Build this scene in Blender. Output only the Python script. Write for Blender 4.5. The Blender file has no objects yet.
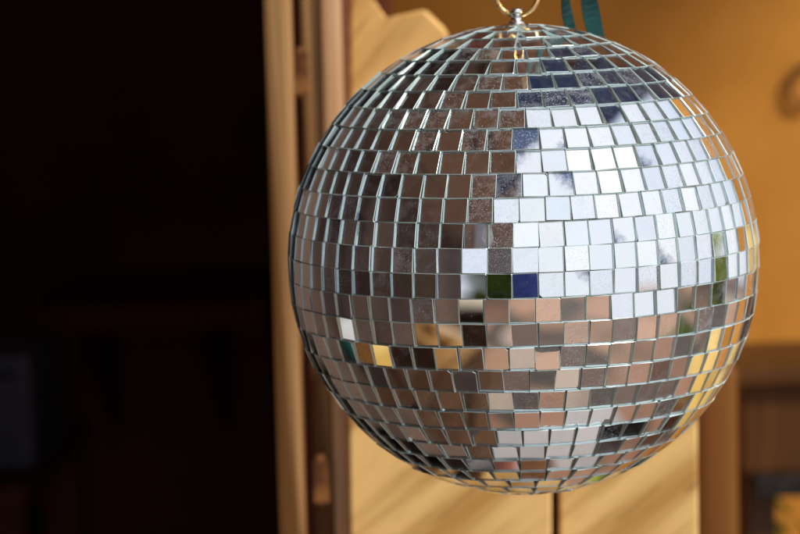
import bpy, bmesh, math, random
from mathutils import Vector, Matrix
random.seed(11)
R_ = math.radians
S = bpy.context.scene
C = S.collection
BC = Vector((0, 0, 1.55))          # centre of the mirror ball
RB = 0.0997                          # its radius (m)

# ------------------------------------------------------------ camera
M = Matrix(((0.99845, 0.02751, 0.04843), (0.04498, 0.11435, -0.99242), (-0.03283, 0.99306, 0.11294)))
CAM = BC + Vector((0, -1.07404, 0.12040))
FPX = 2537.65
cd = bpy.data.cameras.new('camera'); cam = bpy.data.objects.new('camera', cd); C.objects.link(cam)
mw = M.to_4x4(); mw.translation = CAM; cam.matrix_world = mw
cd.sensor_width = 36; cd.lens = FPX / 800 * 36; cd.clip_end = 500; cd.clip_start = .01
cd.dof.use_dof = True; cd.dof.focus_distance = 0.99; cd.dof.aperture_fstop = cd.lens / 9.0
cd.dof.aperture_blades = 0
S.camera = cam


def P(px, py, Y):
    """world point seen at photo pixel (800x534) on the vertical plane y = Y"""
    d = M @ Vector((px - 400, -(py - 267), -FPX))
    return CAM + d * ((Y - CAM.y) / d.y)


# ------------------------------------------------------------ materials
def newmat(name):
    m = bpy.data.materials.new(name); m.use_nodes = True
    nt = m.node_tree; nt.nodes.clear()
    out = nt.nodes.new('ShaderNodeOutputMaterial')
    return m, nt, out


def N(nt, t, **kw):
    n = nt.nodes.new(t)
    for k, v in kw.items():
        if k in n.inputs.keys():
            n.inputs[k].default_value = v
        else:
            setattr(n, k, v)
    return n


def mixcol(nt, fac, a, b):
    n = nt.nodes.new('ShaderNodeMix'); n.data_type = 'RGBA'
    for idx, v in ((0, fac), (6, a), (7, b)):
        if hasattr(v, 'is_output'): nt.links.new(v, n.inputs[idx])
        elif idx == 0: n.inputs[0].default_value = v
        else: n.inputs[idx].default_value = (*v, 1)
    return n.outputs[2]


def ramp(nt, src, a, b):
    n = nt.nodes.new('ShaderNodeMapRange'); n.interpolation_type = 'SMOOTHSTEP'
    nt.links.new(src, n.inputs[0]); n.inputs[1].default_value = a; n.inputs[2].default_value = b
    return n.outputs[0]


def wood(name, c1, c2, rot=(0, 0, 0), scale=9.0, stretch=.06, rough=.55, knots=True):
    """grain runs along local z after rot"""
    m, nt, out = newmat(name)
    tc = N(nt, 'ShaderNodeTexCoord')
    mp = N(nt, 'ShaderNodeMapping'); mp.inputs['Rotation'].default_value = rot
    nt.links.new(tc.outputs['Object'], mp.inputs[0])
    mp2 = N(nt, 'ShaderNodeMapping'); nt.links.new(mp.outputs[0], mp2.inputs[0])
    mp2.inputs['Scale'].default_value = (1, 1, stretch)
    n1 = N(nt, 'ShaderNodeTexNoise'); n1.inputs['Scale'].default_value = scale; n1.inputs['Detail'].default_value = 6
    n1.inputs['Distortion'].default_value = .8
    nt.links.new(mp2.outputs[0], n1.inputs['Vector'])
    n2 = N(nt, 'ShaderNodeTexNoise'); n2.inputs['Scale'].default_value = scale * 9; n2.inputs['Detail'].default_value = 3
    nt.links.new(mp2.outputs[0], n2.inputs['Vector'])
    col = mixcol(nt, ramp(nt, n1.outputs[0], .40, .60), c1, c2)
    dark = tuple(x * .55 for x in c1)
    col = mixcol(nt, ramp(nt, n2.outputs[0], .58, .8), col, dark)
    if knots:
        v = N(nt, 'ShaderNodeTexVoronoi'); v.inputs['Scale'].default_value = 6
        mk = N(nt, 'ShaderNodeMapping'); mk.inputs['Scale'].default_value = (1, 1, .45); nt.links.new(tc.outputs['Object'], mk.inputs[0])
        nt.links.new(mk.outputs[0], v.inputs['Vector'])
        col = mixcol(nt, ramp(nt, v.outputs['Distance'], .13, .06), col, tuple(x * .4 for x in c1))
    b = N(nt, 'ShaderNodeBsdfPrincipled', Roughness=rough); b.inputs['Specular IOR Level'].default_value = .2
    nt.links.new(col, b.inputs['Base Color'])
    bp = N(nt, 'ShaderNodeBump'); bp.inputs['Strength'].default_value = .25; bp.inputs['Distance'].default_value = .002
    nt.links.new(n2.outputs[0], bp.inputs['Height']); nt.links.new(bp.outputs[0], b.inputs['Normal'])
    nt.links.new(b.outputs[0], out.inputs[0])
    return m


def mottled(name, c1, c2, scale=3., rough=.8, bump=.2, metal=0.):
    m, nt, out = newmat(name)
    tc = N(nt, 'ShaderNodeTexCoord')
    n1 = N(nt, 'ShaderNodeTexNoise'); n1.inputs['Scale'].default_value = scale; n1.inputs['Detail'].default_value = 8
    nt.links.new(tc.outputs['Object'], n1.inputs['Vector'])
    b = N(nt, 'ShaderNodeBsdfPrincipled', Roughness=rough, Metallic=metal); b.inputs['Specular IOR Level'].default_value = .5 if rough < .45 else .2
    nt.links.new(mixcol(nt, ramp(nt, n1.outputs[0], .35, .68), c1, c2), b.inputs['Base Color'])
    n2 = N(nt, 'ShaderNodeTexNoise'); n2.inputs['Scale'].default_value = scale * 25
    nt.links.new(tc.outputs['Object'], n2.inputs['Vector'])
    bp = N(nt, 'ShaderNodeBump'); bp.inputs['Strength'].default_value = bump; bp.inputs['Distance'].default_value = .003
    nt.links.new(n2.outputs[0], bp.inputs['Height']); nt.links.new(bp.outputs[0], b.inputs['Normal'])
    nt.links.new(b.outputs[0], out.inputs[0])
    return m


def glass_front_mat():
    """clear front of a tile with dust specks and a thin smeary film"""
    m, nt, out = newmat('tile_glass')
    geo = N(nt, 'ShaderNodeNewGeometry')
    gl = N(nt, 'ShaderNodeBsdfGlass', Roughness=0., IOR=1.5); gl.inputs['Color'].default_value = (.985, .995, .99, 1)
    df = N(nt, 'ShaderNodeBsdfDiffuse'); df.inputs['Color'].default_value = (.80, .82, .90, 1)
    at = N(nt, 'ShaderNodeAttribute', attribute_name='grime')
    n1 = N(nt, 'ShaderNodeTexNoise'); n1.inputs['Scale'].default_value = 2600; n1.inputs['Detail'].default_value = 1.5
    n1.inputs['Roughness'].default_value = .6
    nt.links.new(geo.outputs['Position'], n1.inputs['Vector'])
    sub = N(nt, 'ShaderNodeMath', operation='MULTIPLY_ADD'); sub.inputs[1].default_value = .13
    nt.links.new(at.outputs['Fac'], sub.inputs[0]); nt.links.new(n1.outputs[0], sub.inputs[2])
    sp = ramp(nt, sub.outputs[0], .68, .84)
    n2 = N(nt, 'ShaderNodeTexNoise'); n2.inputs['Scale'].default_value = 260; n2.inputs['Detail'].default_value = 4
    nt.links.new(geo.outputs['Position'], n2.inputs['Vector'])
    fm = N(nt, 'ShaderNodeMath', operation='MULTIPLY'); nt.links.new(ramp(nt, n2.outputs[0], .42, .75), fm.inputs[0])
    fg = N(nt, 'ShaderNodeMath', operation='MULTIPLY_ADD'); fg.inputs[1].default_value = .14; fg.inputs[2].default_value = .012
    nt.links.new(at.outputs['Fac'], fg.inputs[0]); nt.links.new(fg.outputs[0], fm.inputs[1])
    sps = N(nt, 'ShaderNodeMath', operation='MULTIPLY'); sps.inputs[1].default_value = .6
    nt.links.new(sp, sps.inputs[0])
    mx = N(nt, 'ShaderNodeMath', operation='MAXIMUM'); nt.links.new(fm.outputs[0], mx.inputs[1]); nt.links.new(sps.outputs[0], mx.inputs[0])
    ms = N(nt, 'ShaderNodeMixShader'); nt.links.new(mx.outputs[0], ms.inputs[0])
    nt.links.new(gl.outputs[0], ms.inputs[1]); nt.links.new(df.outputs[0], ms.inputs[2])
    nt.links.new(ms.outputs[0], out.inputs[0])
    return m


def mirror_mat():
    """silvered back of a tile; attribute 'worn' = (x, y) from the marked corner, strength: silvering damage and painted navy reflection"""
    m, nt, out = newmat('mirror_silver')
    geo = N(nt, 'ShaderNodeNewGeometry')
    gl = N(nt, 'ShaderNodeBsdfGlossy', Roughness=.008)
    tint = N(nt, 'ShaderNodeAttribute', attribute_name='tint')
    nt.links.new(tint.outputs['Color'], gl.inputs['Color'])
    wr = N(nt, 'ShaderNodeAttribute', attribute_name='worn_reflect')
    sx = N(nt, 'ShaderNodeSeparateXYZ'); nt.links.new(wr.outputs['Vector'], sx.inputs[0])
    sm = N(nt, 'ShaderNodeMath', operation='ADD'); nt.links.new(sx.outputs[0], sm.inputs[0]); nt.links.new(sx.outputs[1], sm.inputs[1])
    n3 = N(nt, 'ShaderNodeTexNoise'); n3.inputs['Scale'].default_value = 420; n3.inputs['Detail'].default_value = 5
    nt.links.new(geo.outputs['Position'], n3.inputs['Vector'])
    wa = N(nt, 'ShaderNodeMath', operation='MULTIPLY_ADD'); wa.inputs[1].default_value = 1.1
    nt.links.new(n3.outputs[0], wa.inputs[0]); nt.links.new(sm.outputs[0], wa.inputs[2])
    wf = ramp(nt, wa.outputs[0], .75, 1.75)
    wm = N(nt, 'ShaderNodeMath', operation='MULTIPLY'); nt.links.new(wf, wm.inputs[0]); nt.links.new(sx.outputs[2], wm.inputs[1])
    dk = N(nt, 'ShaderNodeBsdfGlossy', Roughness=.2); 
    n4 = N(nt, 'ShaderNodeTexNoise'); n4.inputs['Scale'].default_value = 1300; n4.inputs['Detail'].default_value = 2
    nt.links.new(geo.outputs['Position'], n4.inputs['Vector'])
    nt.links.new(mixcol(nt, ramp(nt, n4.outputs[0], .5, .7), (.075, .10, .19), (.33, .40, .52)), dk.inputs['Color'])
    m2 = N(nt, 'ShaderNodeMixShader'); nt.links.new(wm.outputs[0], m2.inputs[0])
    nt.links.new(gl.outputs[0], m2.inputs[1]); nt.links.new(dk.outputs[0], m2.inputs[2])
    nt.links.new(m2.outputs[0], out.inputs[0])
    return m


def paving_mat():
    m, nt, out = newmat('mixed_stone_paving')
    tc = N(nt, 'ShaderNodeTexCoord')
    v = N(nt, 'ShaderNodeTexVoronoi'); v.inputs['Scale'].default_value = 1.9; v.inputs['Randomness'].default_value = .8
    nt.links.new(tc.outputs['Object'], v.inputs['Vector'])
    sx = N(nt, 'ShaderNodeSeparateColor'); nt.links.new(v.outputs['Color'], sx.inputs[0])
    col = mixcol(nt, sx.outputs[0], (.27, .135, .085), (.46, .27, .175))
    col = mixcol(nt, ramp(nt, sx.outputs[1], .84, .9), col, (.43, .34, .28))
    col = mixcol(nt, ramp(nt, sx.outputs[2], .83, .86), col, (.12, .075, .058))
    n = N(nt, 'ShaderNodeTexNoise'); n.inputs['Scale'].default_value = 5; n.inputs['Detail'].default_value = 9
    nt.links.new(tc.outputs['Object'], n.inputs['Vector'])
    col = mixcol(nt, ramp(nt, n.outputs[0], .5, .72), col, (.11, .07, .05))
    v2 = N(nt, 'ShaderNodeTexVoronoi'); v2.feature = 'DISTANCE_TO_EDGE'; v2.inputs['Scale'].default_value = 1.9; v2.inputs['Randomness'].default_value = .8
    nt.links.new(tc.outputs['Object'], v2.inputs['Vector'])
    col = mixcol(nt, ramp(nt, v2.outputs['Distance'], .035, .015), col, (.06, .045, .035))
    b = N(nt, 'ShaderNodeBsdfPrincipled', Roughness=.8); nt.links.new(col, b.inputs['Base Color'])
    nt.links.new(b.outputs[0], out.inputs[0])
    return m


def glass_edge_mat():
    m, nt, out = newmat('ground_glass_edge')
    gl = N(nt, 'ShaderNodeBsdfGlossy', Roughness=.24); gl.inputs['Color'].default_value = (.84, 1, .98, 1)
    df = N(nt, 'ShaderNodeBsdfDiffuse'); df.inputs['Color'].default_value = (.84, .99, .97, 1)
    ms = N(nt, 'ShaderNodeMixShader'); ms.inputs[0].default_value = .34
    nt.links.new(gl.outputs[0], ms.inputs[1]); nt.links.new(df.outputs[0], ms.inputs[2])
    nt.links.new(ms.outputs[0], out.inputs[0])
    return m


def simple(name, col, rough=.5, metal=0., spec=.5):
    return mottled(name, tuple(c * .8 for c in col), tuple(min(1, c * 1.15) for c in col), 14, rough, .06, metal)


def sky_tile(): pass


MAT = dict(
    mirror=mirror_mat(), edge=glass_edge_mat(), glass=glass_front_mat(),
    core=mottled('pale_adhesive', (.66, .62, .61), (.82, .78, .76), 300, .7, .3),
    steel=simple('bright_steel', (.72, .70, .68), .25, 1.), gold=simple('brass', (.80, .52, .22), .28, 1.),
    teal=mottled('teal_satin_ribbon', (.0, .020, .021), (.0, .050, .046), 60, .6, .1),
    pine=wood('weathered_pine', (.13, .055, .014), (.52, .30, .125), scale=34, stretch=.035),
    pine_r=wood('warm_pine', (.42, .215, .075), (.58, .33, .13)),
    pink=wood('pale_planed_edge', (.52, .31, .16), (.66, .43, .25), scale=40, stretch=.04, knots=False),
    ply_top=wood('orange_plywood', (.30, .14, .028), (.76, .46, .16), rot=(0, R_(-40), 0), scale=22, stretch=.10, knots=False),
    ply=wood('pale_plywood', (.40, .19, .038), (.80, .52, .20), rot=(0, R_(-52), 0), scale=20, stretch=.12, knots=False),
    brown=wood('stained_board', (.15, .052, .010), (.24, .095, .020)),
    darkwood=wood('dark_stained_wood', (.045, .022, .012), (.085, .045, .022)),
    ceil=wood('brown_ceiling_board', (.44, .33, .285), (.53, .40, .345), rot=(R_(90), 0, 0), knots=False),
    wallb=wood('brown_wall_board', (.105, .068, .053), (.195, .13, .10), knots=False),
    navy=mottled('navy_paint', (.045, .14, .52), (.07, .19, .62), 8, .4),
    plaster=mottled('ochre_plaster', (.50, .21, .030), (.70, .32, .055), 3.2, .85, .3),
    floor=paving_mat(),
    slab=mottled('grey_concrete', (.36, .34, .345), (.52, .49, .49), 2.5, .85, .3),
    inner=mottled('red_brown_wall', (.18, .058, .040), (.32, .10, .065), 1.2, .9),  # mottled reddish brown for the room walls and work table
    redwood=mottled('dark_red_board', (.15, .024, .009), (.20, .035, .013), 4, .7),
    greybox=mottled('grey_enamel', (.20, .185, .24), (.24, .225, .29), 4, .5),
    rust=mottled('rusty_iron', (.10, .035, .012), (.30, .13, .04), 60, .75, .5),
    iron=mottled('black_iron', (.012, .010, .009), (.03, .024, .02), 60, .5, .3),
    leaf=mottled('leaf_green', (.10, .19, .02), (.26, .36, .04), 30, .55),
    leafy=mottled('yellow_green_leaf', (.25, .33, .03), (.5, .55, .07), 30, .55),
    bark=mottled('bark', (.05, .035, .025), (.10, .07, .05), 20, .9),
    terra=mottled('terracotta', (.30, .12, .06), (.42, .18, .09), 20, .8),
    yellow=wood('yellow_pine', (.70, .44, .10), (.92, .68, .24), rot=(0, R_(90), 0), knots=False),
    cream=mottled('cream_cloth', (.55, .47, .36), (.7, .62, .5), 20, .8),
    white=mottled('white_paint', (.72, .74, .78), (.82, .84, .86), 8, .5),
    tealbox=mottled('teal_plastic', (.02, .30, .26), (.04, .40, .34), 8, .4),
)


# ------------------------------------------------------------ mesh helpers
def link(name, bm, mats, parent=None, smooth=False, origin=None):
    me = bpy.data.meshes.new(name)
    bmesh.ops.recalc_face_normals(bm, faces=bm.faces)
    if origin is not None:
        bmesh.ops.translate(bm, verts=bm.verts, vec=-Vector(origin))
    bm.to_mesh(me); bm.free()
    if not isinstance(mats, (list, tuple)): mats = [mats]
    for m in mats: me.materials.append(m)
    if smooth:
        for p in me.polygons: p.use_smooth = True
    o = bpy.data.objects.new(name, me); C.objects.link(o)
    if origin is not None: o.location = Vector(origin)
    if parent is not None:
        o.parent = parent
        o.location = o.location - parent.location if origin is not None else -parent.location
    return o


def empty(name, loc, label, cat, group=None):
    o = bpy.data.objects.new(name, None); C.objects.link(o); o.location = loc
    o.empty_display_size = .05
    return tag(o, label, cat, group)


def tag(o, label, cat, group=None):
    o['label'] = label; o['category'] = cat
    if group: o['group'] = group
    return o


def struct(o): o['kind'] = 'structure'; return o


def box(bm, lo, hi, bev=0., mat=0, rot=None, piv=None):
    lo = Vector(lo); hi = Vector(hi)
    r = bmesh.ops.create_cube(bm, size=1)
    vs = r['verts']
    for v in vs: v.co = Vector([lo[i] + (v.co[i] + .5) * (hi[i] - lo[i]) for i in range(3)])
    if rot is not None: bmesh.ops.rotate(bm, verts=vs, cent=piv or (lo + hi) / 2, matrix=rot)
    fs = set(f for v in vs for f in v.link_faces)
    for f in fs: f.material_index = mat
    if bev:
        es = list(set(e for v in vs for e in v.link_edges))
        bmesh.ops.bevel(bm, geom=es, offset=bev, segments=2, affect='EDGES', profile=.6)


def prism(bm, pts, dv, bev=0.):
    """polygon pts (Vectors) extruded by the vector dv"""
    a = [bm.verts.new(p) for p in pts]; b = [bm.verts.new(Vector(p) + dv) for p in pts]
    n = len(pts)
    bm.faces.new(a); bm.faces.new(b[::-1])
    for i in range(n): bm.faces.new((a[i], a[(i + 1) % n], b[(i + 1) % n], b[i]))
    if bev:
        bmesh.ops.bevel(bm, geom=list(set(e for v in a + b for e in v.link_edges)), offset=bev, segments=1, affect='EDGES')


def tube(bm, pts, r, seg=12, closed=False):
    pts = [Vector(p) for p in pts]; n = len(pts); rings = []
    up = Vector((0, 0, 1))
    for i, p in enumerate(pts):
        if closed: t = pts[(i + 1) % n] - pts[i - 1]
        else: t = pts[min(i + 1, n - 1)] - pts[max(i - 1, 0)]
        t.normalize()
        a = t.cross(up)
        if a.length < .15: a = t.cross(Vector((1, 0, 0))) if abs(t.z) > .9 else a
        a.normalize()
        if rings and a.dot(prev) < 0: a = -a
        prev = a
        b = t.cross(a)
        rr = r(i / (n - 1)) if callable(r) else r
        rings.append([bm.verts.new(p + (a * math.cos(k * 2 * math.pi / seg) + b * math.sin(k * 2 * math.pi / seg)) * rr) for k in range(seg)])
    m = n if closed else n - 1
    for i in range(m):
        A = rings[i]; B = rings[(i + 1) % n]
        for k in range(seg): bm.faces.new((A[k], A[(k + 1) % seg], B[(k + 1) % seg], B[k]))
    if not closed:
        bm.faces.new(rings[0][::-1]); bm.faces.new(rings[-1])


def lathe(bm, prof, cen, seg=40):
    rings = []
    for r, z in prof:
        if r < 1e-7: rings.append([bm.verts.new(cen + Vector((0, 0, z)))])
        else: rings.append([bm.verts.new(cen + Vector((r * math.cos(k * 2 * math.pi / seg), r * math.sin(k * 2 * math.pi / seg), z))) for k in range(seg)])
    for A, B in zip(rings, rings[1:]):
        for k in range(seg):
            k2 = (k + 1) % seg
            if len(A) == 1 and len(B) == 1: continue
            if len(A) == 1: bm.faces.new((A[0], B[k], B[k2]))
            elif len(B) == 1: bm.faces.new((A[k], A[k2], B[0]))
            else: bm.faces.new((A[k], A[k2], B[k2], B[k]))


# ------------------------------------------------------------ the mirror ball
ball = empty('mirror_ball', BC + Vector((0, 0, -RB)), 'silver mirror ball covered in small square mirror tiles, hanging from a brass ring', 'mirror ball')
bm = bmesh.new(); bmesh.ops.create_uvsphere(bm, u_segments=96, v_segments=64, radius=RB - .0019)
bmesh.ops.translate(bm, verts=bm.verts, vec=BC)
link('ball_core', bm, MAT['core'], ball, True, BC)

LAM0, DL = R_(3.310), R_(5.696)
ROWS = {10: (28, 4.07), 9: (32, -.86), 8: (37.8, 3.93), 7: (41.7, -.63), 6: (46.4, 1.92), 5: (50.1, -1.83), 4: (54.2, -1.24), 3: (57.2, .43),
        2: (58.9, -.57), 1: (61.7, -1.94), 0: (62.4, -2.33), -1: (62.4, -2.47), -2: (61.6, -3.35), -3: (61.3, -2.83), -4: (59.9, -3.8),
        -5: (57.2, .77), -6: (54, -3.43), -7: (50.9, -3.63), -8: (46, -1.43), -9: (41.2, -3.22), -10: (36.5, -3.18), -11: (31.5, -4.01), -12: (27.2, 3.34)}
# tiles glued on askew, as found on the real ball: (row, photo x) -> (tilt east, tilt north) in degrees; second table paints silvering wear and navy reflections by corner
SPECIAL = {}
WORN_REFLECT = {}
GRIME = {}
SPECIAL.update({(0, 475): (5, 0), (1, 475): (5, 0), (-1, 475): (4, 1.5), (1, 500): (-6, 0), (0, 500): (-7, 0), (2, 480): (-1, 0), (2, 505): (2, 0),
                (-1, 499): (0, 0), (-1, 525): (0, 0), (-2, 623): (0, 5.5), (-2, 645): (0, 5.5), (-2, 667): (0, 5), (-2, 549): (.5, -.5),
                (-4, 549): (0, 12), (5, 552): (1, 0), (6, 512): (-1.5, 0), (6, 538): (1.5, 0), (3, 503): (-2.5, 0), (3, 530): (2, 0),
                (7, 529): (0, 1), (7, 555): (0, 1), (7, 581): (0, 1), (4, 502): (-2, 0), (4, 528): (2, 0), (5, 500): (-2.5, 0)})
WORN_REFLECT.update({(5, 526): (-1, 1, 1.3), (5, 552): (1, -1, .05), (4, 528): (-1, 1, .2), (3, 509): (-1, 1, .9), (3, 561): (1, 1, .42), (1, 633): (-1, -1, .1), (0, 665): (-1, -1, .35),
             (7, 628): (1, -1, .35), (-1, 577): (1, 1, .05)})  # full-tile entries paint the navy eave's reflection into the silver
GRIME.update({(8, 590): .9, (7, 529): .8, (7, 555): 1, (7, 581): 1, (5, 500): .7, (1, 500): 1, (0, 500): .8, (6, 512): .8, (3, 503): .8, (2, 480): .9, (3, 483): .7})

tiles = []      # (centre, east, north, normal, half w, half h, grime, worn corner, seed)
VIEW = (CAM - BC).normalized()


def pix_of(p):
    v = M.transposed() @ (p - CAM)
    return 400 + FPX * v.x / -v.z, 267 - FPX * v.y / -v.z


cap_lat = R_(86.)
for j in range(-16, 15):
    la = LAM0 + DL * (j + .5)
    l0, l1 = LAM0 + DL * j, LAM0 + DL * (j + 1)
    narrow = min(math.cos(l0), math.cos(l1))
    if abs(la) > cap_lat: continue
    if j in ROWS:
        n, ph = ROWS[j]; n = max(3, round(n))
    else:
        n, ph = max(4, int(2 * math.pi * narrow / DL * 1.0) + (1 if narrow < .35 else 0)), random.uniform(-3, 3)
    pitch = 2 * math.pi * RB * math.cos(la) / n
    w = min(.00988, 2 * math.pi * RB * max(narrow, .02) / n - .00008) if abs(la) < R_(75) else min(.0096, pitch - .0009)
    h = DL * RB - .00014
    row_dz = random.gauss(0, .00008)
    for i in range(n):
        lo = R_(ph) + (i + .5) * 2 * math.pi / n
        jl = random.gauss(0, .00012) / RB
        nrm = Vector((math.sin(lo + jl) * math.cos(la), -math.cos(lo + jl) * math.cos(la), math.sin(la)))
        east = Vector((math.cos(lo), math.sin(lo), 0)); north = nrm.cross(east)
        cen = BC + nrm * (RB + random.gauss(0, .00010) + row_dz) + north * random.gauss(0, .00007)
        sg = .75 if j > -2 else 1.15
        te, tn = random.gauss(0, sg), random.gauss(0, sg)
        if random.random() < .07: te += random.gauss(0, 1.8); tn += random.gauss(0, 1.8)
        gr = random.random() ** 2 * .9
        wc = None
        if nrm.dot(VIEW) > 0:
            x, y = pix_of(cen)
            for (rj, rx), (a, b) in SPECIAL.items():
                if rj == j and abs(rx - x) < 9 + 4 * nrm.dot(VIEW) - (0 if nrm.dot(VIEW) > .6 else 5): te, tn = a, b
            for (rj, rx), v in WORN_REFLECT.items():
                if rj == j and abs(rx - x) < 13: wc = v
            for (rj, rx), v in GRIME.items():
                if rj == j and abs(rx - x) < 13: gr = v
        if wc is None and random.random() < .03: wc = (random.choice((-1, 1)), random.choice((-1, 1)), random.uniform(-.1, .35))
        q = Matrix.Rotation(R_(random.gauss(0, .7)), 3, nrm) @ Matrix.Rotation(R_(te), 3, north) @ Matrix.Rotation(-R_(tn), 3, east)
        hw = (w + random.gauss(0, .00006)) / 2; hh = (h + random.gauss(0, .00005)) / 2
        tiles.append((cen, q @ east, q @ north, q @ nrm, hw, hh, gr, wc, j))


def tile_bm(bm, t, org=Vector((0, 0, 0))):
    cen, e, nn, z, hw, hh, gr, wc, j = t
    L_g = bm.faces.layers.float.get('grime') or bm.faces.layers.float.new('grime')
    L_w = bm.verts.layers.float_vector.get('worn_reflect') or bm.verts.layers.float_vector.new('worn_reflect')
    L_t = bm.faces.layers.float_vector.get('tint') or bm.faces.layers.float_vector.new('tint')
    arr, thk = .00011, .0015
    c0 = cen - org
    rnd = random.Random(int((cen.x * 7919 + cen.z * 104729 + cen.y * 1299709) * 1e4))
    def ring(a, b, zz, k):
        out = []
        for sx, sy in ((-1, -1), (1, -1), (1, 1), (-1, 1)):
            ch, f1, f2 = k[(sx, sy)]
            x, y = sx * a, sy * b
            if sx * sy > 0: pp = ((x - sx * ch * f1 * 0, y - sy * ch * f1), (x - sx * ch * f2, y))
            else: pp = ((x - sx * ch * f1, y), (x, y - sy * ch * f2))
            if (sx, sy) in ((-1, -1), (1, 1)): pass
            for (px, py) in pp: out.append(bm.verts.new(c0 + e * px + nn * py + z * zz))
        return out
    k = {}
    for s in ((-1, -1), (1, -1), (1, 1), (-1, 1)):      # a chipped corner now and then
        k[s] = (rnd.uniform(.0006, .0017), rnd.uniform(.4, 1), rnd.uniform(.4, 1)) if rnd.random() < .05 else (rnd.uniform(.00004, .00012), 1, 1)
    A = ring(hw, hh, -thk, k); B = ring(hw, hh, -arr, k); Cc = ring(hw - arr, hh - arr, 0, k)
    n = 8
    for p, r_ in ((A, B), (B, Cc)):
        for i in range(n):
            f = bm.faces.new((p[i], p[(i + 1) % n], r_[(i + 1) % n], r_[i])); f.material_index = 1
    back = bm.faces.new(A[::-1]); front = bm.faces.new(Cc)
    back.material_index = 0; front.material_index = 2
    tv = rnd.uniform(.90, .985)
    back[L_t] = Vector((tv * rnd.uniform(.965, 1), tv * rnd.uniform(.985, 1.0), tv))
    front[L_g] = gr
    for i, vv in enumerate(A):
        if wc:
            d = vv.co - (c0 - z * thk)
            vv[L_w] = Vector((d.dot(e) / hw * wc[0] * .5, d.dot(nn) / hh * wc[1] * .5 + wc[2], 1))


# normals of the open tile shells: make them by hand (all faces are outward by winding)
def link_tiles(name, ts, parent):
    bm = bmesh.new(); org = ts[0][0] if len(ts) == 1 else BC
    for t in ts: tile_bm(bm, t, org)
    me = bpy.data.meshes.new(name); bm.to_mesh(me); bm.free()
    me.materials.append(MAT['mirror']); me.materials.append(MAT['edge']); me.materials.append(MAT['glass'])
    o = bpy.data.objects.new(name, me); C.objects.link(o)
    o.parent = parent; o.location = org - parent.location
    return o


tiles.sort(key=lambda t: -(t[3].dot((CAM - t[0]).normalized()) * t[4] * t[5]))
for t in tiles[:100]: link_tiles('mirror_tile', [t], ball)
rest = link_tiles('mirror_tiles', tiles[100:], ball); rest['kind'] = 'stuff'

# top fittings: cap, post, ring
bm = bmesh.new()
top = BC + Vector((0, 0, RB))
lathe(bm, [(.0, -.004), (.0062, -.004), (.0062, -.0006), (.0054, .0001), (.0, .0004)], top)
link('top_cap', bm, MAT['steel'], ball, True, top)
bm = bmesh.new()
lathe(bm, [(0, 0), (.0034, 0), (.0034, .0009), (.0024, .0013), (.0022, .0038), (.0027, .0041), (.0027, .0060), (.0018, .0068), (0, .0069)], top, 24)
link('hanger_post', bm, MAT['steel'], ball, True, top)
bm = bmesh.new()
rc = top + Vector((.0006, 0, .0127)); rr = .0090
tube(bm, [rc + Vector((rr * math.cos(a), .0012 * math.sin(a * 2), rr * math.sin(a))) for a in [i * 2 * math.pi / 64 for i in range(64)]], .00115, 12, True)
link('hanging_ring', bm, MAT['gold'], ball, True, rc)

# chain of small brass links going up to the roof edge
ch = empty('hanging_chain', rc, 'fine twisted brass chain holding up the ring of the mirror ball', 'chain')
zc = rc.z + .004; k = 0
bm = bmesh.new()
while zc < 2.70:
    c0 = Vector((rc.x - .004 * math.exp(-k / 3), 0, zc)); a0 = (k % 2) * math.pi / 2 + .5
    pts = []
    for i in range(14):
        a = i * 2 * math.pi / 14
        pts.append(c0 + Vector((math.cos(a0) * .0022 * math.cos(a), math.sin(a0) * .0022 * math.cos(a), .0048 * math.sin(a))))
    tube(bm, pts, .0006, 6, True); zc += .0078; k += 1
link('chain_links', bm, MAT['gold'], ch, True, rc)
# second fine wire looped around the left side of the ring
bm = bmesh.new()
pts = []
for i in range(40):
    t = i / 39; a = R_(232 - t * 120)
    q = rc + Vector((rr * math.cos(a), 0, rr * math.sin(a)))
    pts.append(q + Vector((math.cos(t * 30) * .0014, math.sin(t * 30) * .0014, 0)))
tube(bm, pts, .0005, 8)
link('twisted_wire', bm, MAT['gold'], ch, True, rc)

# teal ribbon: two tails hanging behind the top of the ball
rb = empty('teal_ribbon', P(580, 30, .045), 'dark teal ribbon with two tails hanging behind the top of the ball', 'ribbon')
def ribbon(path, w, name):
    bm = bmesh.new(); A = []
    for (p, ang, ww) in path:
        s = Vector((math.cos(ang), math.sin(ang), 0)) * ww / 2; t = Vector((-math.sin(ang), math.cos(ang), 0)) * .0002
        A.append([bm.verts.new(q) for q in (p - s - t, p + s - t, p + s + t, p - s + t)])
    for a, b in zip(A, A[1:]):
        for i in range(4): bm.faces.new((a[i], a[(i + 1) % 4], b[(i + 1) % 4], b[i]))
    bm.faces.new(A[0]); bm.faces.new(A[-1][::-1])
    return link(name, bm, MAT['teal'], rb, False, P(580, 30, .045))
Yr = .040
def rp(px, py, dy=0): return P(px, py, Yr + dy)
n = 90
pa = []
for i in range(n):
    t = i / (n - 1); py = 42 - t * 560
    px = 598 - 14 * (1 - math.exp(-(42 - py) / 55)) - (42 - py) * .035
    wpx = 21 + 3 * math.sin(py * .08) if py > -60 else 19
    pa.append((rp(px, py), .25 + .2 * math.sin(py * .06), wpx * .80 / FPX * 1.12))
ribbon(pa, 0, 'ribbon_tail')
pa = []
for i in range(n):
    t = i / (n - 1); py = 40 - t * 558
    px = 575 - 10 * (1 - math.exp(-(40 - py) / 22)) - (40 - py) * .03
    pa.append((rp(px, py, -.006), .9 - .6 * math.exp(-((py - 20) / 14) ** 2), 11.5 / FPX * 1.12))
ribbon(pa, 0, 'ribbon_tail')

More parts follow.
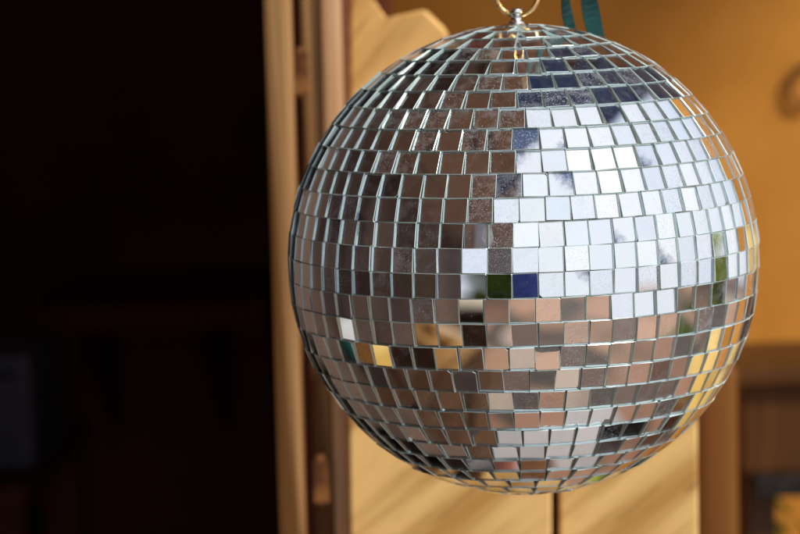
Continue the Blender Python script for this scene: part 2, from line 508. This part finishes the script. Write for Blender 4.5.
# ------------------------------------------------------------ the setting behind the ball
def board(name, pts, Y, thick, mat, parent=None, bev=.002, lean=0.):
    """flat board: outline at photo pixels on plane y=Y, real thickness, optional lean back"""
    w = [P(x, y, Y) for x, y in pts]
    zlo = min(p.z for p in w)
    if lean:
        w = [Vector((p.x, p.y + (p.z - zlo) * lean, p.z)) for p in w]
    bm = bmesh.new(); prism(bm, w, Vector((0, thick, 0)), bev)
    cen = sum(w, Vector()) / len(w); cen.z = zlo
    return link(name, bm, mat, parent, False, cen)

def vboard(name, xl, xr, Y, thick, mat, parent=None, z0=0., z1=2.6, bev=.003, lean=.009):
    bm = bmesh.new(); box(bm, (xl, Y, z0), (xr, Y + thick, z1), bev)
    for v in bm.verts: v.co.x += (v.co.z - BC.z) * lean       # the old woodwork is a touch out of plumb
    return link(name, bm, mat, parent, False, (0.5 * (xl + xr), Y, z0))

def X(px, Y, py=267): return P(px, py, Y).x

# door post
o = vboard('door_post', X(271.5, .37), X(297, .37), .37, .024, MAT['pine'])
tag(o, 'rough pine door post standing at the edge of the dark opening', 'post')
# wooden door behind: stile, planed edge, plank with notched top
Yd = .42
door = empty('plank_door', (X(330, Yd), Yd, 0), 'pale pine door with a notched top plank, standing behind the ball', 'door')
vboard('stile', X(307.5, Yd), X(328.3, Yd), Yd, .035, MAT['pine'], door, 0, 2.5)
vboard('edge_strip', X(328.8, Yd), X(348.5, Yd), Yd - .006, .04, MAT['pink'], door, 0, 2.5)
o = board('upper_plank', [(348, -260), (360, -60), (366, -3), (383, 22), (424, 9), (446, 30), (462, 90), (470, 300), (350, 300)], Yd + .004, .02, MAT['ply_top'], door)
# hinges between the post and the stile
for (a, b) in ((47, 98), (455, 505)):
    hx = 0 if a < 200 else 20
    hg = empty('strap_hinge', P(300 + hx, b, .40), 'rusty hinge %s the gap between door post and door' % ('high in' if a < 200 else 'low in'), 'hinge', 'rusty hinges of the plank door')
    bm = bmesh.new(); p0 = P(301 + hx, b, .405); p1 = P(300 + hx, a, .405)
    tube(bm, [p0, p0.lerp(p1, .5), p1], .0030, 12)
    link('hinge_pin', bm, MAT['rust'], hg, True, p0)
    bm = bmesh.new()
    w0 = P(295 + hx, b - 4, .41); w1 = P(309 + hx, a + 4, .41)
    box(bm, (w0.x, .402, w0.z), (w1.x, .4055, w1.z), .001)
    link('hinge_leaf', bm, MAT['rust'], hg, False, w0)
# pale plywood sheets leaning below
o = board('plywood_sheet', [(347, 330), (550.5, 330), (555.5, 1400), (362, 1400)], .395, .018, MAT['ply'], None, .0015, .0)
tag(o, 'wide pale plywood sheet directly under the ball, left of the dark seam', 'plywood sheet', 'pale plywood sheets below the ball')
o = board('plywood_sheet', [(558.5, 345), (697, 345), (704, 1400), (563.5, 1400)], .401, .018, MAT['ply'], None, .0015, .0)
tag(o, 'narrower pale plywood sheet right of the dark seam, ending at the brown post', 'plywood sheet', 'pale plywood sheets below the ball')
bk = vboard('backing_board', X(470, .46), X(690, .46), .447, .02, MAT['brown'], None, 0, P(500, 345, .46).z)
tag(bk, 'brown backing board just visible through the seam between plywood sheets', 'board')
# brown post at the right
o = vboard('corner_post', X(698, .9, 450), X(741, .9, 450), .9, .07, MAT['brown'], None, 0, P(720, 368, .9).z, .006)
tag(o, 'short reddish brown wooden post right of the plywood, below the ball', 'post')
# dark cabinet at the far right
Yc = 1.45
cb = empty('wooden_cabinet', (X(790, Yc), Yc, 0), 'dark brown wooden cabinet on legs at the lower right against the ochre wall', 'cabinet')
xa, xb = X(742, Yc, 420), X(742, Yc, 420) + .75
zt, zb = P(770, 372, Yc).z, P(770, 474, Yc).z
bm = bmesh.new(); box(bm, (xa, Yc, zb), (xb, Yc + .16, zt - .012), .004)
link('cabinet_body', bm, wood('brown_cabinet_wood', (.085, .033, .007), (.13, .052, .012)), cb, False, (xa, Yc, zb))
bm = bmesh.new(); box(bm, (xa - .012, Yc - .015, zt - .012), (xb + .012, Yc + .17, zt + .006), .004)
link('cabinet_top', bm, wood('brown_cabinet_wood', (.085, .033, .007), (.13, .052, .012)), cb, False, (xa, Yc, zt))
bm = bmesh.new(); box(bm, (xa + .01, Yc - .012, zb - .022), (xb, Yc + .02, zb), .003)
link('bottom_rail', bm, MAT['iron'], cb, False, (xa, Yc, zb))
for sx in (xa + .005, xb - .05):
    for sy in (Yc + .02, Yc + .11):
        bm = bmesh.new(); box(bm, (sx, sy, 0), (sx + .03, sy + .04, zb), .004)
        link('leg', bm, MAT['darkwood'], cb, False, (sx, sy, 0))

# leafy plants
def plant(name, loc, h, spread, nleaf, label, mat, pot=True, group=None, leafs=.03):
    e = empty(name, loc, label, 'plant', group)
    loc = Vector(loc); rnd = random.Random(int(abs(loc.x * 1000) + abs(loc.y * 100)))
    z0 = .0
    if pot:
        bm = bmesh.new(); pr = .11
        lathe(bm, [(0, 0), (pr * .7, 0), (pr, .2), (pr * 1.1, .2), (pr * 1.1, .235), (pr * .98, .235), (pr * .95, .21), (0, .21)], loc, 28)
        link('pot', bm, MAT['terra'], e, True, loc); z0 = .21
    bs = bmesh.new(); bl = bmesh.new()
    ns = max(5, nleaf // 40)
    for s in range(ns):
        a = rnd.uniform(0, 6.28); sp = rnd.uniform(.1, 1) * spread; hh = h * rnd.uniform(.6, 1)
        pts = [loc + Vector((math.cos(a) * sp * t ** 1.4, math.sin(a) * sp * t ** 1.4, z0 + (hh - z0) * t)) for t in [i / 6 for i in range(7)]]
        tube(bs, pts, lambda t: .012 * (1 - t * .8) * (h + .3), 5)
        for q in range(nleaf // ns):
            t = rnd.uniform(.15, 1); i = int(t * 5.99); p = pts[i].lerp(pts[i + 1], t * 6 - i if t < 1 else 1)
            p = p + Vector([rnd.gauss(0, spread * .22) for _ in range(3)])
            p.z = max(p.z, loc.z + z0 + .01)
            d = Vector((rnd.gauss(0, 1), rnd.gauss(0, 1), rnd.gauss(.2, .6))).normalized()
            sd = d.cross(Vector((rnd.gauss(0, 1), rnd.gauss(0, 1), rnd.gauss(0, 1)))).normalized()
            L = leafs * rnd.uniform(.7, 1.4)
            v = [bl.verts.new(p), bl.verts.new(p + d * L * .5 + sd * L * .28), bl.verts.new(p + d * L), bl.verts.new(p + d * L * .5 - sd * L * .28)]
            bl.faces.new(v)
    link('stems', bs, MAT['bark'], e, True, loc); link('foliage', bl, mat, e, False, loc)
    return e
pl = P(800, 498, 1.8)
plant('potted_plant', (pl.x + .02, 1.8, 0), pl.z + .02, .12, 900, 'yellow green leafy potted plant in the gap under the dark cabinet', MAT['leafy'], True, None, .035)

# hook on the ochre wall
Yw = 2.2
bm = bmesh.new(); hk = P(803, 86, Yw - .009); pts = []
for i in range(24):
    a = R_(75 + i * 10.5); pts.append(hk + Vector((.017 * math.cos(a), 0, .024 * math.sin(a))))
tube(bm, pts, .0036, 10)
tube(bm, [pts[0], pts[0] + Vector((.003, .004, .004)), pts[0] + Vector((.004, .014, .004))], .0036, 10)
o = link('wall_hook', bm, MAT['rust'], None, True, hk); tag(o, 'curled rusty iron hook fixed to the ochre wall near the upper right corner', 'hook')

# ochre wall
bm = bmesh.new(); box(bm, (-.22, Yw, 0), (2.3, Yw + .12, 3.2), 0)
o = link('plastered_wall', bm, MAT['plaster'], None, False, (1, Yw, 0)); tag(o, 'plain ochre orange plastered wall filling the background behind the ball', 'wall')

# dark room at the left
bm = bmesh.new()
box(bm, (-2.2, 3.2, 0), (-.2, 3.3, 2.62))                # back
o = link('room_wall', bm, MAT['inner'], None, False, (-1, 3.2, 0)); tag(o, 'almost black back wall inside the dark opening', 'wall')
bm = bmesh.new(); box(bm, (-2.3, .45, 0), (-2.2, 3.3, 2.62))
o = link('room_wall', bm, MAT['inner'], None, False, (-2.25, 2, 0)); tag(o, 'almost black side wall at the left of the dark opening', 'wall')
bm = bmesh.new()  # added wall that keeps skylight out of the dark room
prism(bm, [Vector((X(296, .45), .45, 0)), Vector((X(304, .45) + .02, .45, 0)), Vector((-.19, 3.2, 0)), Vector((-.26, 3.2, 0))], Vector((0, 0, 2.62)))
o = link('sky_shield_partition', bm, MAT['inner'], None, False, (-.2, 1, 0)); tag(o, 'dark partition added behind the door post to shield the room from sky', 'wall')
bm = bmesh.new(); box(bm, (-2.6, .40, 0), (-.37, .45, 2.62))
o = link('front_wall', bm, MAT['wallb'], None, False, (-1.9, .4, 0)); tag(o, 'brown boarded wall at the left side of the dark opening', 'wall')
# shelf and grey box in the dark room
sh = empty('wall_shelf', P(160, 330, 2.6), 'dark red shelf board barely visible in the dark opening', 'shelf')
a, b = P(40, 297, 2.6), P(275, 321, 2.6)
bm = bmesh.new(); box(bm, (a.x, 2.5, b.z), (b.x, 2.9, a.z), .004)
link('shelf_board', bm, MAT['redwood'], sh, False, (a.x, 2.5, b.z))
for xx in (a.x + .05, b.x - .12):
    bm = bmesh.new(); prism(bm, [Vector((xx, 2.86, b.z)), Vector((xx, 2.55, b.z)), Vector((xx, 2.86, b.z - .2))], Vector((.02, 0, 0)))
    link('bracket', bm, MAT['redwood'], sh, False, (xx, 2.86, b.z))
a, b = P(-60, 356, 2.2), P(36, 470, 2.2)
gb = empty('grey_box', (a.x, 2.2, b.z), 'dim grey enamel box in the dark opening at the left edge', 'box')
bm = bmesh.new(); box(bm, (a.x, 2.2, b.z), (b.x, 2.4, a.z), .01)
link('box_body', bm, MAT['greybox'], gb, False, (a.x, 2.2, b.z))
bm = bmesh.new(); box(bm, (a.x + .02, 2.19, a.z - .03), (b.x - .02, 2.1995, a.z - .024), .001)
link('lid_seam', bm, MAT['iron'], gb, False, (a.x, 2.19, a.z))
c_ = P(20, 500, 2.2)
tb = empty('work_table', (a.x, 2.1, 0), 'dark table under the dim grey box', 'table')
bm = bmesh.new(); box(bm, (a.x - .5, 2.1, b.z - .03), (c_.x + .03, 2.6, b.z - .001), .004)
link('tabletop', bm, MAT['inner'], tb, False, (a.x, 2.1, b.z))
for xx in (a.x - .45, c_.x - .03):
    for yy in (2.12, 2.52):
        bm = bmesh.new(); box(bm, (xx, yy, 0), (xx + .05, yy + .05, b.z - .03), .004)
        link('leg', bm, MAT['inner'], tb, False, (xx, yy, 0))

# ------------------------------------------------------------ porch round the ball (mostly seen in the mirrors)
E_ = Vector((-.215, -.976, 0)).normalized(); NL = Vector((-E_.y * -1, E_.x * -1, 0)); NL = Vector((-.976, .215, 0)).normalized()  # NL points left of the eave line
EO = Vector((.10, 0, 0))
def q(t, s, z): 
    v = EO + E_ * t + NL * s; return Vector((v.x, v.y, z))
ZR = 2.63
bm = bmesh.new()
pw = .16; s = .084
while s < 3.6:
    prism(bm, [q(-3.9, s, ZR), q(8.2, s, ZR), q(8.2, s + pw - .006, ZR), q(-3.9, s + pw - .006, ZR)], Vector((0, 0, .03)), .002)
    s += pw
prism(bm, [q(-3.9, .2, ZR + .034), q(8.2, .2, ZR + .034), q(8.2, 3.7, ZR + .034), q(-3.9, 3.7, ZR + .034)], Vector((0, 0, .05)))
o = link('porch_roof', bm, MAT['ceil'], None, False, q(2, 1.8, ZR)); tag(o, 'brown boarded porch roof above and left of the ball', 'roof')
bm = bmesh.new()
prism(bm, [q(-1.7, .0, ZR - .02), q(8.25, .0, ZR - .02), q(8.25, .08, ZR - .02), q(-1.7, .08, ZR - .02)], Vector((0, 0, .12)), .004)
o = link('eave_beam', bm, MAT['navy'], None, False, q(2, .1, ZR)); tag(o, 'navy painted beam along the open edge of the porch roof', 'beam')
bm = bmesh.new()
k0 = EO - E_ * 1.7; k1 = Vector((1.25, 2.19, 0))
prism(bm, [Vector((-.05, -.08, ZR - .03)), Vector((.66, -.05, ZR - .03)), Vector((1.25, 2.19, ZR - .03)), Vector((.90, 2.19, ZR - .03)), Vector((.33, .40, ZR - .03)), Vector((.02, .06, ZR - .03))], Vector((0, 0, .022)), .004)
o = link('awning_panel', bm, MAT['navy'], None, False, (.6, .9, ZR)); tag(o, 'navy awning panel above the ball slanting back to the ochre wall', 'awning')
bm = bmesh.new()
prism(bm, [Vector((.0, .05, ZR + .002)), Vector((.42, .42, ZR + .002)), Vector((1.04, 2.195, ZR + .002)), Vector((.2, 2.195, ZR + .002))], Vector((0, 0, .05)), 0)
o = link('roof_corner', bm, MAT['ceil'], None, False, (.4, 1, ZR)); tag(o, 'triangular corner of brown roof boarding above the ochre wall', 'roof')
# left porch wall, vertical boards
bm = bmesh.new(); t = -.4
while t < 8.6:
    prism(bm, [q(t, 1.75, 0), q(t + .145, 1.75, 0), q(t + .145, 1.80, 0), q(t, 1.80, 0)], Vector((0, 0, ZR - .004)), .003); t += .15
prism(bm, [q(-.4, 1.803, 0), q(8.6, 1.803, 0), q(8.6, 1.86, 0), q(-.4, 1.86, 0)], Vector((0, 0, ZR - .004)))
o = link('boarded_wall', bm, MAT['wallb'], None, False, q(4, 1.8, 0)); tag(o, 'brown boarded side wall of the porch, left of the ball', 'wall')
bm = bmesh.new()
prism(bm, [q(.1, 1.715, 1.18), q(8.4, 1.715, 1.18), q(8.4, 1.747, 1.18), q(.1, 1.747, 1.18)], Vector((0, 0, .30)), .004)
o = link('wall_rail', bm, MAT['darkwood'], None, False, q(4, 1.73, 1.18)); tag(o, 'broad dark rail board running along the brown porch wall', 'rail')
# ground
bm = bmesh.new()
vs = [bm.verts.new((8.6 * math.cos(i * math.pi / 36), 8.6 * math.sin(i * math.pi / 36), 0)) for i in range(72)]
f = bm.faces.new(vs); r = bmesh.ops.extrude_face_region(bm, geom=[f]); bmesh.ops.translate(bm, verts=[v for v in r['geom'] if isinstance(v, bmesh.types.BMVert)], vec=(0, 0, -.3))
struct(link('terrace', bm, MAT['floor'], None, False, (0, 0, 0)))
bm = bmesh.new(); box(bm, (-.85, -.26, -.1), (.95, .85, .03), .005)
struct(link('pavement', bm, MAT['slab'], None, False, (0, 0, 0)))

bm = bmesh.new(); s = .42  # dark deck boards added to stand in for roof shade on the floor
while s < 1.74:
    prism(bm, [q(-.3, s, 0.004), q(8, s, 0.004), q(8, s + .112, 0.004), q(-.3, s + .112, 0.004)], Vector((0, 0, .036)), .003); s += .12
struct(link('shade_toned_floor', bm, wood('shade_toned_deck_wood', (.065, .031, .016), (.12, .060, .032), rot=(R_(90), 0, 0)), None, False, q(0, 1, 0)))

# things standing about the porch and yard; the mirrors show them
def locker(x, y):
    e = empty('steel_locker', (x, y, 0), 'tall royal blue steel locker at the far front of the terrace', 'locker')
    mt = mottled('royal_blue_paint', (.025, .05, .28), (.04, .08, .38), 5, .4)
    bm = bmesh.new(); box(bm, (x - .42, y - .25, .05), (x + .42, y + .23, 1.5), .01); link('locker_body', bm, mt, e, False, (x, y, 0))
    for k in (-1, 1):
        bm = bmesh.new(); box(bm, (x + (k - 1) * .205 + .003, y + .232, .08), (x + (k + 1) * .205 - .003, y + .25, 1.47), .004)
        d = link('door', bm, mt, e, False, (x, y, 0))
        bm = bmesh.new(); box(bm, (x + k * .04 - .01, y + .251, .75), (x + k * .04 + .01, y + .275, .88), .003)
        h = link('handle', bm, MAT['steel'], e, False, (x, y, 0)); h.parent = d; h.location = (0, 0, 0)
locker(.08, -6.2)
def crate(x, y, z, w, h, label, mat, rz=0., group=None):
    e = empty('wooden_crate', (x, y, z), label, 'crate', group)
    rot = Matrix.Rotation(rz, 3, 'Z'); piv = Vector((x, y, z))
    for i, (a, b) in enumerate((((-1, -1), (1, -1)), ((1, -1), (1, 1)), ((1, 1), (-1, 1)), ((-1, 1), (-1, -1)))):
        bm = bmesh.new(); n = 3
        for k in range(n):
            z0 = z + .01 + k * h / n; z1 = z0 + h / n - .02
            x0, x1 = sorted((x + a[0] * w / 2, x + b[0] * w / 2)); y0, y1 = sorted((y + a[1] * w / 2, y + b[1] * w / 2))
            if x1 - x0 < .01: x0 -= .008; x1 += .008; y0 += .01; y1 -= .01
            else: y0 -= .008; y1 += .008
            box(bm, (x0, y0, z0), (x1, y1, z1), .002)
        bmesh.ops.rotate(bm, verts=bm.verts, cent=piv, matrix=rot)
        link('side_panel', bm, mat, e, False, (x, y, z))
    bm = bmesh.new()
    for a, b in ((-1, -1), (1, -1), (1, 1), (-1, 1)):
        cx, cy = x + a * (w / 2 - .03), y + b * (w / 2 - .03)
        box(bm, (cx - .015, cy - .015, z), (cx + .015, cy + .015, z + h), .002)
    box(bm, (x - w / 2 + .02, y - w / 2 + .02, z + .004), (x + w / 2 - .02, y + w / 2 - .02, z + .016), .001)
    bmesh.ops.rotate(bm, verts=bm.verts, cent=piv, matrix=rot)
    link('base_frame', bm, mat, e, False, (x, y, z))
    return e
def bucket(x, y, r, h, label, mat, name='bucket', z=0.04):
    e = empty(name, (x, y, z), label, name); p = Vector((x, y, z))
    bm = bmesh.new(); lathe(bm, [(0, 0), (r * .75, 0), (r, h), (r * 1.06, h), (r * 1.06, h + .01), (r * .96, h + .01), (r * .72, .01), (0, .01)], p, 32)
    link('bucket_body', bm, mat, e, True, p)
    bm = bmesh.new(); tube(bm, [p + Vector((r * 1.05 * math.cos(a), .02 + .4 * r * math.sin(a), h - .01 + r * .6 * math.sin(a))) for a in [i * math.pi / 16 for i in range(17)]], .004, 6)
    link('handle', bm, MAT['steel'], e, True, p)
# low table against the boarded front wall, left
tbx = empty('side_table', (-1.42, .02, 0), 'low dark side table left of the ball by the dark opening', 'table')
bm = bmesh.new(); box(bm, (-1.72, -.32, .70), (-1.12, .39, .735), .004); link('tabletop', bm, MAT['brown'], tbx, False, (-1.42, .02, .7))
for xx in (-1.69, -1.19):
    for yy in (-.29, .27):
        bm = bmesh.new(); box(bm, (xx, yy, .04), (xx + .04, yy + .04, .70), .003); link('leg', bm, MAT['darkwood'], tbx, False, (xx, yy, .04))
tl = empty('plastic_tub', (-1.40, .22, .735), 'teal plastic storage tub with white lid on the side table', 'tub')
bm = bmesh.new(); prism(bm, [Vector((-1.60, .16, .735)), Vector((-1.20, .16, .735)), Vector((-1.20, .38, .735)), Vector((-1.60, .38, .735))], Vector((0, 0, .24)), .012)
link('tub_body', bm, MAT['tealbox'], tl, False, (-1.4, .22, .735))
bm = bmesh.new(); box(bm, (-1.61, .15, .977), (-1.19, .385, 1.10), .008); link('lid', bm, MAT['white'], tl, False, (-1.4, .22, .94))
crate(-1.30, -.14, .735, .22, .16, 'small pale pine crate on the side table', MAT['yellow'], .1)
crate(-1.22, -1.42, .04, .42, .50, 'orange pine crate standing on the porch deck by the boarded wall', MAT['pine_r'], .25)
crate(-1.05, -2.6, .04, .45, .40, 'dark slatted crate at the far end of the deck', MAT['darkwood'], -.2)
bucket(-.80, -.98, .15, .26, 'galvanised grey bucket with wire handle on the porch deck', mottled('galvanised_zinc', (.30, .31, .35), (.45, .46, .50), 30, .4, .1, .6))
bucket(.70, .40, .13, .24, 'black rubber bucket with wire handle on the concrete below the ball', MAT['iron'], 'pail', .03)
# pale boards leaning on the ochre wall, right of the view
for i, (x0, w, h, dy) in enumerate(((.98, .24, 1.42, 0), (1.24, .20, 1.18, 0), (1.47, .26, 1.50, 0))):
    bm = bmesh.new(); box(bm, (x0, 2.0, 0), (x0 + w, 2.028, h), .003, rot=Matrix.Rotation(R_(-6.), 3, 'X'), piv=Vector((x0, 2.0, 0)))
    o = link('pine_plank', bm, MAT['yellow'], None, False, (x0 + w / 2, 2.0, 0))
    tag(o, ('yellow pine plank leaning on the ochre wall, nearest the cabinet', 'shortest yellow pine plank leaning on the ochre wall', 'tallest yellow pine plank leaning on the ochre wall')[i], 'plank', 'pine planks leaning on the wall')
plant('potted_plant', (2.25, -.25, 0), .85, .26, 2200, 'dark green leafy plant in a terracotta pot on the right side of the terrace', MAT['leaf'], True, None, .07)
for i, (x, y, r, h, c, lab) in enumerate(((-1.15, -.62, .085, .19, 'white', 'small white paint can on the porch deck beside the side table'),
                                         (-1.45, -.78, .11, .26, 'cream', 'taller cream paint can on the porch deck by the boarded wall'),
                                         (-.62, -1.75, .10, .22, 'white', 'white paint can alone near the middle of the porch deck'))):
    e = empty('paint_can', (x, y, .04), lab, 'paint can', 'paint cans on the deck'); p = Vector((x, y, .04))
    bm = bmesh.new(); lathe(bm, [(0, 0), (r, 0), (r, .006), (r * .985, .008), (r * .985, h - .01), (r * 1.02, h - .008), (r * 1.02, h)], p, 36); link('can_body', bm, MAT[c], e, True, p)
    bm = bmesh.new(); lathe(bm, [(0, h - .006), (r * .8, h - .006), (r * .84, h + .002), (r * .98, h + .002)], p, 36); link('lid', bm, MAT['steel'], e, True, p)
for i, (x, y, lab) in enumerate(((-1.52, -1.95, 'plump cream sack lying on the deck by the boarded wall'), (-1.35, -3.3, 'second cream sack farther along the boarded wall'))):
    p = Vector((x, y, .04)); bm = bmesh.new(); bmesh.ops.create_uvsphere(bm, u_segments=32, v_segments=20, radius=1)
    for v in bm.verts:
        d = v.co.copy(); sq = lambda t: math.copysign(abs(t) ** .6, t)
        v.co = Vector((sq(d.x) * .22, sq(d.y) * .34, (sq(d.z) + .9) * .13 + .01 * math.sin(d.x * 9 + d.y * 7))) + p
        v.co.z = max(v.co.z, p.z)
    o = link('cloth_sack', bm, MAT['cream'], None, True, p); tag(o, lab, 'sack', 'cream sacks on the deck')
def bush(x, y, h, r, n, label):
    plant('garden_shrub', (x, y, 0), h, r, n, label, MAT['leaf'] if x < 4 else MAT['leafy'], False, 'shrubs round the terrace', .16)
e = empty('lumber_stack', (1.9, 1.3, 0), 'low stack of fresh yellow pine boards lying on the terrace by the ochre wall', 'lumber stack')
for L in range(4):
    for k in range(6):
        bm = bmesh.new(); y0 = .86 + k * .142 + random.uniform(-.004, .004); dx = random.uniform(-.05, .05)
        box(bm, (1.18 + dx, y0, .06 + L * .075), (2.62 + dx, y0 + .132, .06 + L * .075 + .045), .003)
        link('board', bm, MAT['yellow'], e, False, (1.18, y0, .06 + L * .075))
for L in range(4):
    for xx in (1.35, 2.4):
        bm = bmesh.new(); box(bm, (xx, .87, .031 + L * .075 if L else 0), (xx + .04, 1.70, .0595 + L * .075 if L else .059), .002)
        link('spacer', bm, MAT['brown'], e, False, (xx, .87, L * .075))
bush(-1.28, -6.9, 1.45, .55, 2600, 'green shrub at the front edge of the terrace beside the blue locker')
bush(6.2, 2.2, 1.55, .9, 2600, 'tall yellow green shrub at the right edge of the terrace')
bush(6.8, .4, 1.2, .7, 2200, 'shorter yellow green shrub at the right edge of the terrace')


# ------------------------------------------------------------ world and sun
W = bpy.data.worlds.new('World'); S.world = W; W.use_nodes = True
nt = W.node_tree; nt.nodes.clear()
out = nt.nodes.new('ShaderNodeOutputWorld'); bg = nt.nodes.new('ShaderNodeBackground'); bg.inputs[1].default_value = .1
SUN_EL, SUN_AZ = R_(44), R_(128)     # azimuth clockwise from +y
sk = nt.nodes.new('ShaderNodeTexSky'); sk.sky_type = 'NISHITA'; sk.sun_disc = False
sk.sun_elevation = SUN_EL; sk.sun_rotation = SUN_AZ; sk.dust_density = 3; sk.air_density = 1
tc = nt.nodes.new('ShaderNodeTexCoord')
n1 = nt.nodes.new('ShaderNodeTexNoise'); n1.inputs['Scale'].default_value = 2.6; n1.inputs['Detail'].default_value = 7; n1.inputs['Roughness'].default_value = .55
nt.links.new(tc.outputs['Generated'], n1.inputs['Vector'])
cl = mixcol(nt, ramp(nt, n1.outputs[0], .33, .70), (8.2, 8.9, 10.6), (10.8, 11.0, 11.5))
col = mixcol(nt, .88, sk.outputs[0], cl)
nt.links.new(col, bg.inputs[0]); nt.links.new(bg.outputs[0], out.inputs[0])

ld = bpy.data.lights.new('sun', 'SUN'); ld.energy = 3.2; ld.angle = R_(8); ld.color = (1, .93, .82)
sun = bpy.data.objects.new('sun', ld); C.objects.link(sun)
sd = Vector((math.sin(SUN_AZ) * math.cos(SUN_EL), math.cos(SUN_AZ) * math.cos(SUN_EL), math.sin(SUN_EL)))
sun.rotation_euler = sd.to_track_quat('Z', 'Y').to_euler(); sun.location = sd * 10

S.view_settings.view_transform = 'Standard'; S.view_settings.look = 'None'
S.view_settings.exposure = 0; S.view_settings.gamma = 1
S.cycles.use_denoising = True
S.cycles.max_bounces = 10; S.cycles.glossy_bounces = 6; S.cycles.diffuse_bounces = 4
S.cycles.sample_clamp_indirect = 30
S.cycles.caustics_reflective = False
